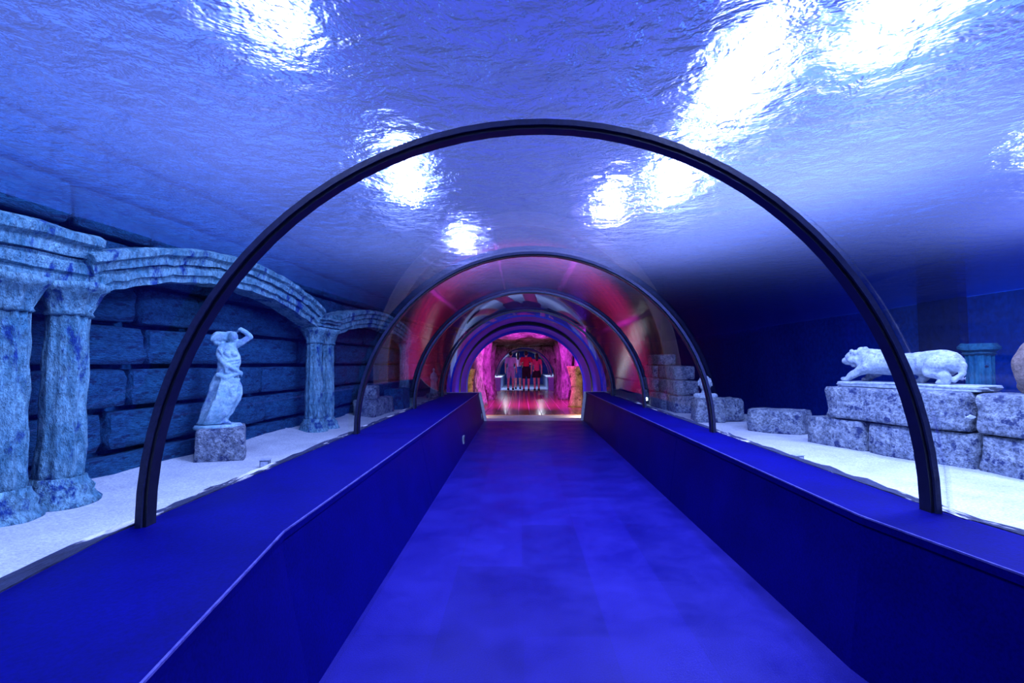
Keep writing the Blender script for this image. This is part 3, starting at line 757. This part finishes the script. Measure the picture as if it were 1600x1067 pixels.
mb = MB(); mb.sphere((0, -.005, .19), .085, (.9, 1, 1.15), 18, 12); mb.sphere((0, -.09, .18), .02); mb.tube([(0, 0, .04), (0, 0, .12)], [.06, .05])
for k in range(26):
    a = k * 2.4; u = k / 26; mb.sphere((.08 * math.cos(a) * math.cos(u * 1.4), .03 + .075 * math.sin(a) * math.cos(u * 1.4), .21 + .09 * math.sin(u * 1.4)), .024)
for s in (-1, 1): mb.sphere((s * .035, -.075, .205), .013); mb.sphere((s * .082, 0, .19), .018)
mb.tube([(-.03, -.085, .14), (.03, -.085, .14)], [.008, .008], 6)
mb.tube([(-.12, 0, .03), (.12, 0, .03)], [.045, .045])
obj('head', blob(mb, .008, 2, .004, 20, 'head'), 'lion', BS)
mb = MB(); mb.lathe([(.11, 0), (.12, .012), (.09, .03)], 24); obj('base', mb, 'lion', BS, smooth=True)

# small underwater boxes by the acrylic, and an underwater lamp
def small_box(x, y, label):
    t = thing('cable_box', label, 'box', (x, y, sand_z(x, y) - 0.005), 0.2)
    mb = MB(); mb.box(-.035, .035, -.03, .03, 0, .06); obj('body', mb, 'greybox', t)
    mb = MB(); mb.box(-.028, .028, -.032, -.03, .012, .05); mb.box(-.04, .04, -.035, .035, .06, .066); obj('lid', mb, 'paleledge', t)
small_box(-2.12, 4.02, 'small grey box on the sand in front of the dancing statue')
small_box(2.38, 4.28, 'small grey box on the sand in front of the lion ruin')
t = thing('spot_lamp', 'tiny glowing lamp set in the gap of the stepped far ruin', 'lamp', (2.50, 9.93, pz), 0)
mb = MB(); mb.tube([(0, 0, .02), (0, 0, .08)], [.02, .02], 8, False); mb.box(-.055, .055, -.03, .03, .08, .16); obj('body', mb, 'metal', t)
mb = MB(); mb.box(-.045, .045, -.034, -.03, .09, .15); obj('lens', mb, 'lampglow', t)

def fish(loc, L, rz, mat, label):
    t = thing('fish', label, 'fish', loc, rz, 'small fish by the lion ruin'); mb = MB(); rr = []
    for k in range(9):
        u = k / 8; h = L * .22 * math.sin(math.pi * (u * .93 + .04)) ** .8 + L * .015
        rr.append([(L * (u - .5), h * .45 * math.cos(a), h * math.sin(a)) for a in [2 * math.pi * j / 10 for j in range(10)]])
    mb.rings(rr); obj('body', mb, mat, t, smooth=True)
    mb = MB(); mb.add([(L * .46, -.002, 0), (L * .68, -.002, L * .2), (L * .62, -.002, 0), (L * .68, -.002, -L * .2), (L * .46, .002, 0), (L * .68, .002, L * .2), (L * .62, .002, 0), (L * .68, .002, -L * .2)],
                      [(0, 1, 2), (0, 2, 3), (6, 5, 4), (7, 6, 4), (0, 4, 5, 1), (1, 5, 6, 2), (2, 6, 7, 3), (3, 7, 4, 0)]); obj('tail', mb, mat, t)
    mb = MB(); mb.tube([(-L * .1, 0, L * .2), (L * .1, 0, L * .26), (L * .25, 0, L * .14)], [.004, .004, .003], 5); obj('dorsal_fin', mb, mat, t)
fish((4.0, 4.5, 0.975), .07, .3, 'fish', 'small silver fish swimming behind the lion tail')
fish((4.55, 4.85, 1.08), .05, .3, 'fishdark', 'tiny dark fish in front of the teal column')
fish((3.36, 3.72, 0.72), .06, 2.9, 'fish', 'small white fish at the joint of the lion ruin blocks')

# ------------------------------------------------------------------ cave room beyond the portal
mb = MB(); mb.box(-1.5, 1.66, 9.75, 10.75, -0.1, -0.004); struct('floor_threshold', mb, 'threshold', 'pale threshold strip at the portal')
mb = MB(); mb.box(-1.83, 1.97, 10.75, 20.3, -0.1, -0.008); fc = struct('floor_cave', mb, 'grout', 'terracotta tiled floor of the cave room')
TW, TL = 0.255, 0.50
mbt = MB(); mbt.box(-TW / 2 + .006, TW / 2 - .006, -TL / 2 + .006, TL / 2 - .006, -.010, 0.0)
tme = mbt.mesh('floor_tile'); tme.materials.append(M['tile'])
for j in range(19):
    for i in range(15):
        o = obj('floor_tile', tme, None, fc, (-1.83 + TW * (i + .5) - .02, 10.78 + TL * (j + .5), 0))
def rock_sheet(fn, nu, nv):
    mb = MB(); mb.rings([[fn(i / nu, j / nv) for j in range(nv + 1)] for i in range(nu + 1)], False, False); return mb
def rk(a, b, c_, s=1.0): return 0.55 * nz((a, b, c_), 0.9 * s, 3) + 0.3 * nz((a, b, c_), 2.3 * s, 7) + 0.15 * nz((a, b, c_), 6 * s, 1)
mb = rock_sheet(lambda u, v: (-1.55 + .32 * rk(12.32 + 7.98 * u, 0, .5 * v), 12.32 + 7.98 * u, 2.05 * v), 70, 22); struct('wall_cave_left', mb, 'caverock', 'rough cave wall', True)
mb = rock_sheet(lambda u, v: (1.62 + .30 * rk(12.32 + 7.98 * u, 9, .5 * v), 12.32 + 7.98 * u, 2.05 * v), 70, 22); struct('wall_cave_right', mb, 'caverock', 'rough cave wall', True)
mb = rock_sheet(lambda u, v: (-1.8 + 3.75 * v, 12.32 + 7.98 * u, 2.08 - .20 * min(1, 4 * u) + .16 * rk(-1.8 + 3.75 * v, 12 + 8 * u, 3, 1.4)), 60, 30); struct('ceiling_cave', mb, 'caverock', 'rough rock ceiling of the cave', True)
# back wall of the cave with the next tunnel's arch
CX2 = 0.13; Y2 = 20.2
def back(u, v):
    a = math.pi * u; x = CX2 - 1.22 * math.cos(a); z = max(0.0, .50 + 1.26 * math.sin(a)) if 0 < u < 1 else 0.0
    k = 1.9 / max(abs(math.cos(a)), abs(math.sin(a)), .01); xo = CX2 - min(k, 2.4) * math.cos(a) * 1.0; zo = min(2.05, k * math.sin(a)); xo = max(-1.8, min(1.95, xo))
    return (x + (xo - x) * v, Y2 - .30 * math.sin(math.pi * v) * (.6 + rk(x * 2, v * 2, z * 2)), z + (zo - z) * v)
mb = rock_sheet(back, 60, 12); struct('wall_cave_back', mb, 'caverock', 'rock wall around the next tunnel mouth', True)
# rock pillars
def pillar(x, y, r, h, mat, label, seed):
    mb = MB(); rr = []
    for k in range(19):
        z = h * k / 18; w = r * (1.25 - .5 * math.sin(math.pi * k / 18))
        rr.append([(w * (1 + .35 * rk(math.cos(a) * 1.5, math.sin(a) * 1.5, z * .7 + seed, 1.3)) * math.cos(a), w * (1 + .35 * rk(math.cos(a) * 1.5, math.sin(a) * 1.5, z * .7 + seed, 1.3)) * math.sin(a), z) for a in [2 * math.pi * j / 26 for j in range(26)]])
    mb.rings(rr); return tag(obj('rock_pillar', mb, mat, None, (x, y, 0), smooth=True), label, 'rock')
pillar(-1.22, 13.2, .24, 1.95, 'caverock', 'brown rock pillar inside the cave, wide one on the statue side', 1)
pillar(-1.16, 15.2, .26, 1.95, 'caverock', 'dark rock pillar deeper in the cave on the statue side', 4)
pillar(-1.15, 17.6, .25, 1.95, 'caverock', 'rock pillar beside the next tunnel mouth on the statue side', 7)
pillar(1.42, 15.3, .22, 1.95, 'caverock', 'magenta lit rock pillar on the lion side of the cave', 10)
pillar(1.50, 17.8, .28, 1.95, 'caverock', 'broad rock pillar beside the next tunnel mouth on the lion side', 13)
pillar(-1.33, 12.45, .13, 1.0, 'goldrock', 'sparkling ochre rock just inside the portal on the statue side', 16)
pillar(1.45, 12.7, .22, 1.05, 'goldrock', 'tapered ochre rock just inside the portal on the lion side', 19)
# cave lamps
def cave_lamp(x, y, z, mat, label, pw_, cc, aim, size=.25):
    t = thing('cave_lamp', label, 'lamp', (x, y, z)); mb = MB(); mb.lathe([(.07, -.02), (.075, 0.0), (.075, .05), (.04, .11)], 16); obj('housing', mb, 'metal', t)
    mb = MB(); mb.lathe([(.062, -.028), (.062, -.020)], 16); obj('lens', mb, mat, t)
    d = Vector(aim) - Vector((x, y, z)); t.rotation_euler = d.to_track_quat('-Z', 'Y').to_euler()
    area_light('cave_light', (0, 0, -.06), pw_, size, cc, (0, 0, 0), t)
cave_lamp(.35, 12.48, 1.98, 'lamppink', 'magenta cave lamp behind the portal rim, toward the lion side', 210, (.80, .03, 1.0), (1.3, 15.8, .5))
cave_lamp(-.2, 12.48, 1.98, 'lamppink', 'magenta cave lamp behind the portal rim, toward the statue side', 60, (.90, .03, .85), (.1, 17.0, .1))
cave_lamp(C0.x + 1.32, 10.15, .09, 'lampwarm', 'warm floor lamp behind the end of the narrow ledge', 26, (1.0, .80, .50), (1.0, 11.7, .35), .12)
cave_lamp(C0.x - 1.32, 10.15, .09, 'lampwarm', 'warm floor lamp behind the end of the wide ledge', 26, (1.0, .78, .45), (-.8, 11.7, .35), .12)

# next tunnel
mb = MB(); mb.box(CX2 - 1.2, CX2 + 1.2, 20.3, 25.9, -.1, .004); struct('floor_next_tunnel', mb, 'greyfloor', 'grey walkway of the next tunnel')
for sg, lb in ((-1, 'pale ledge of the next tunnel on the statue side'), (1, 'pale ledge of the next tunnel on the lion side')):
    t = thing('side_ledge', lb, 'ledge', (CX2, 20.3, 0)); a, b = sorted((sg * .98, sg * 1.24)); mb = MB(); mb.box(a, b, 0, 5.6, .50, .54); obj('top_board', mb, 'paleledge', t)
    mb = MB(); a, b = sorted((sg * 1.0, sg * 1.24)); mb.box(a, b, .03, 5.6, 0, .50); obj('front_panel', mb, 'greyfloor', t)
mb = MB(); mb.rings([[(CX2 + u, y, z) for u, z in arch_prof(1.22, 28, .52)] for y in (20.3, 25.9)], False, False); struct('window_6', mb, 'acrylic', 'clear vault of the next tunnel', True)
mb = MB(); mb.rings([[(CX2 + u, y, z) for u, z in [(-1.6, 0)] + arch_prof(1.6, 28, .52) + [(1.6, 0)]] for y in (20.3, 25.95)], False, False); struct('wall_next_tank', mb, 'tankblue', None, True)
mb = MB(); mb.box(CX2 - 1.6, CX2 + 1.6, 25.9, 25.95, 0, 2.12); struct('wall_next_end', mb, 'tankdark')
for k, y in enumerate((21.8, 23.8)):
    t = thing('tunnel_hoop', ['black hoop of the next tunnel, closer to the people', 'black hoop of the next tunnel, beyond the people'][k], 'hoop', (CX2, y, .52)); mb = MB()
    mb.rings([[(-q * math.cos(math.pi * i / 28), e, q * math.sin(math.pi * i / 28)) for q, e in ((1.19, -.03), (1.22, -.03), (1.22, .03), (1.19, .03))] for i in range(29)]); obj('rib', mb, 'black', t)
for x, y, pw_, lb in ((-.75, 21.6, 70, 'white lamp over the next tunnel on the statue side'), (.85, 22.2, 45, 'white lamp over the next tunnel on the lion side')):
    t = thing('flood_lamp', lb, 'lamp', (x, y, .52 + math.sqrt(1.5 ** 2 - (x - CX2) ** 2))); mb = MB(); mb.lathe([(.13, .0), (.14, .02), (.06, .06)], 16); obj('housing', mb, 'metal', t)
    mb = MB(); mb.lathe([(.11, -.012), (.11, -.002)], 16); obj('lens', mb, 'lampglow', t)
    area_light('tunnel_light', (0, 0, -.02), pw_, .22, (.75, .85, 1.0), (0, 0, 0), t)

# ------------------------------------------------------------------ people
def person(x, y, H, rz, top, bottom, label, hair='hair', skirt=False, arms='down', sleeves=.5, long_hair=False, shoes='c_black'):
    t = thing('person', label, 'person', (x, y, 0.004), rz, None); k = H / 1.70
    S = lambda p: (p[0] * k, p[1] * k, p[2] * k); SS = lambda ps: [S(p) for p in ps]; Rr = lambda rs: [r * k for r in rs]
    def shape(body):
        mb = MB(); g = 0.0 if body else 0.014
        return mb, g
    if arms == 'down':
        AR = {s: [(s * .18, 0, 1.40), (s * .235, .02, 1.12), (s * .25, -.04, .87)] for s in (-1, 1)}
    else:
        AR = {s: [(s * .18, 0, 1.40), (s * .26, .03, 1.13), (s * .09, -.22, 1.17)] for s in (-1, 1)}
    LG = {-1: [(-.09, 0, .92), (-.10, -.03, .50), (-.10, .02, .09)], 1: [(.09, 0, .92), (.105, .02, .50), (.11, .08, .09)]}
    mb = MB()
    mb.tube(SS([(0, 0, .93), (0, .01, 1.05), (0, 0, 1.18), (0, 0, 1.33)]), Rr([.135, .118, .125, .12]), 14)
    mb.tube(SS([(-.15, 0, 1.39), (.15, 0, 1.39)]), Rr([.065, .065])); mb.tube(SS([(0, 0, 1.38), (0, -.01, 1.50)]), Rr([.055, .05]))
    mb.sphere(S((0, -.015, 1.595)), .098 * k, (.82, .98, 1.15), 16, 12); mb.sphere(S((0, -.115, 1.58)), .016 * k); mb.sphere(S((0, -.07, 1.52)), .045 * k)
    for s in (-1, 1):
        mb.sphere(S((s * .082, 0, 1.59)), .022 * k, (.5, 1, 1.3)); mb.sphere(S((s * .032, -.095, 1.605)), .012 * k)
        mb.tube(SS(AR[s]), Rr([.055, .043, .030])); w = Vector(AR[s][2]); d = (w - Vector(AR[s][1])).normalized()
        mb.tube(SS([w, w + d * .07]), Rr([.030, .034]))
        side = Vector((0, -1, 0)) if arms == 'down' else Vector((0, 0, 1))
        for q in range(4):
            b = w + d * .09 + side * (.036 - .021 * q); ln = (.062, .078, .072, .055)[q]
            mb.tube(SS([b, b + d * ln * .55 + Vector((-s * .008, 0, 0)), b + d * ln + Vector((-s * .024, 0, 0))]), Rr([.010, .009, .008]), 6)
        mb.tube(SS([w + d * .025 + side * .03, w + d * .07 + side * .056, w + d * .10 + side * .06]), Rr([.012, .010, .009]), 6)
        mb.tube(SS(LG[s]), Rr([.088, .060, .042])); a = LG[s][2]; mb.tube(SS([(a[0], a[1] + .03, .045), (a[0], a[1] - .13, .035)]), Rr([.042, .034]))
    obj('body', blob(mb, .0105 * k, 2, 0, 1, 'body'), 'skin', t)
    mb = MB(); g = .016
    mb.tube(SS([(0, 0, .97), (0, .01, 1.06), (0, 0, 1.18), (0, 0, 1.33)]), Rr([.150, .134, .142, .136]), 14)
    mb.tube(SS([(-.15, 0, 1.39), (.15, 0, 1.39)]), Rr([.078, .078]))
    for s in (-1, 1):
        a, b, c_ = [Vector(p) for p in AR[s]]; mb.tube(SS([a, a + (b - a) * sleeves]), Rr([.072, .064]))
    obj('shirt', blob(mb, .012 * k, 2, .006, 9, 'shirt'), top, t)
    mb = MB()
    if skirt:
        mb.rings([[(r * k * (1 + .05 * math.sin(8 * q)) * math.cos(q), .82 * r * k * (1 + .05 * math.sin(8 * q)) * math.sin(q), z * k) for q in [2 * math.pi * j / 28 for j in range(28)]] for z, r in ((.60, .235), (.75, .20), (.90, .165), (1.02, .148))])
        obj('skirt', mb, bottom, t, smooth=True)
    else:
        mb.tube(SS([(0, 0, .90), (0, 0, 1.02)]), Rr([.155, .148]), 14)
        for s in (-1, 1):
            a, b, c_ = [Vector(p) for p in LG[s]]; mb.tube(SS([a, a + (b - a) * .8]), Rr([.105, .088]), 12)
        obj('shorts', blob(mb, .012 * k, 2, .004, 9, 'shorts'), bottom, t)
    mb = MB(); mb.sphere(S((0, .018, 1.625)), .102 * k, (.86, .98, 1.02), 14, 10)
    if long_hair: mb.tube(SS([(0, .06, 1.62), (0, .085, 1.50), (0, .09, 1.38)]), Rr([.085, .075, .045]))
    obj('hair', blob(mb, .011 * k, 2, .006, 20, 'hair'), hair, t)
    for s in (-1, 1):
        a = LG[s][2]; mb = MB(); mb.tube(SS([(a[0], a[1] + .035, .045), (a[0], a[1] - .06, .042), (a[0], a[1] - .14, .036)]), Rr([.046, .046, .040])); mb.v = [(p[0], p[1], max(p[2], 0.0)) for p in mb.v]
        obj('shoe', mb, shoes, t, smooth=True)
person(-.44, 20.6, 1.60, R(172), 'c_pale', 'c_grey', 'person in a pale shirt and grey shorts walking into the next tunnel', sleeves=.6)
person(-.14, 21.3, 1.58, R(185), 'c_white', 'c_blue', 'person in a white shirt and blue shorts among the walkers', long_hair=True)
person(.21, 20.0, 1.60, R(178), 'c_red', 'c_black', 'person in a red shirt and black shorts with both forearms raised', arms='up')
person(.64, 20.2, 1.50, R(190), 'c_pink', 'c_black', 'person in a pink top and dark skirt at the next tunnel mouth', skirt=True, long_hair=True)
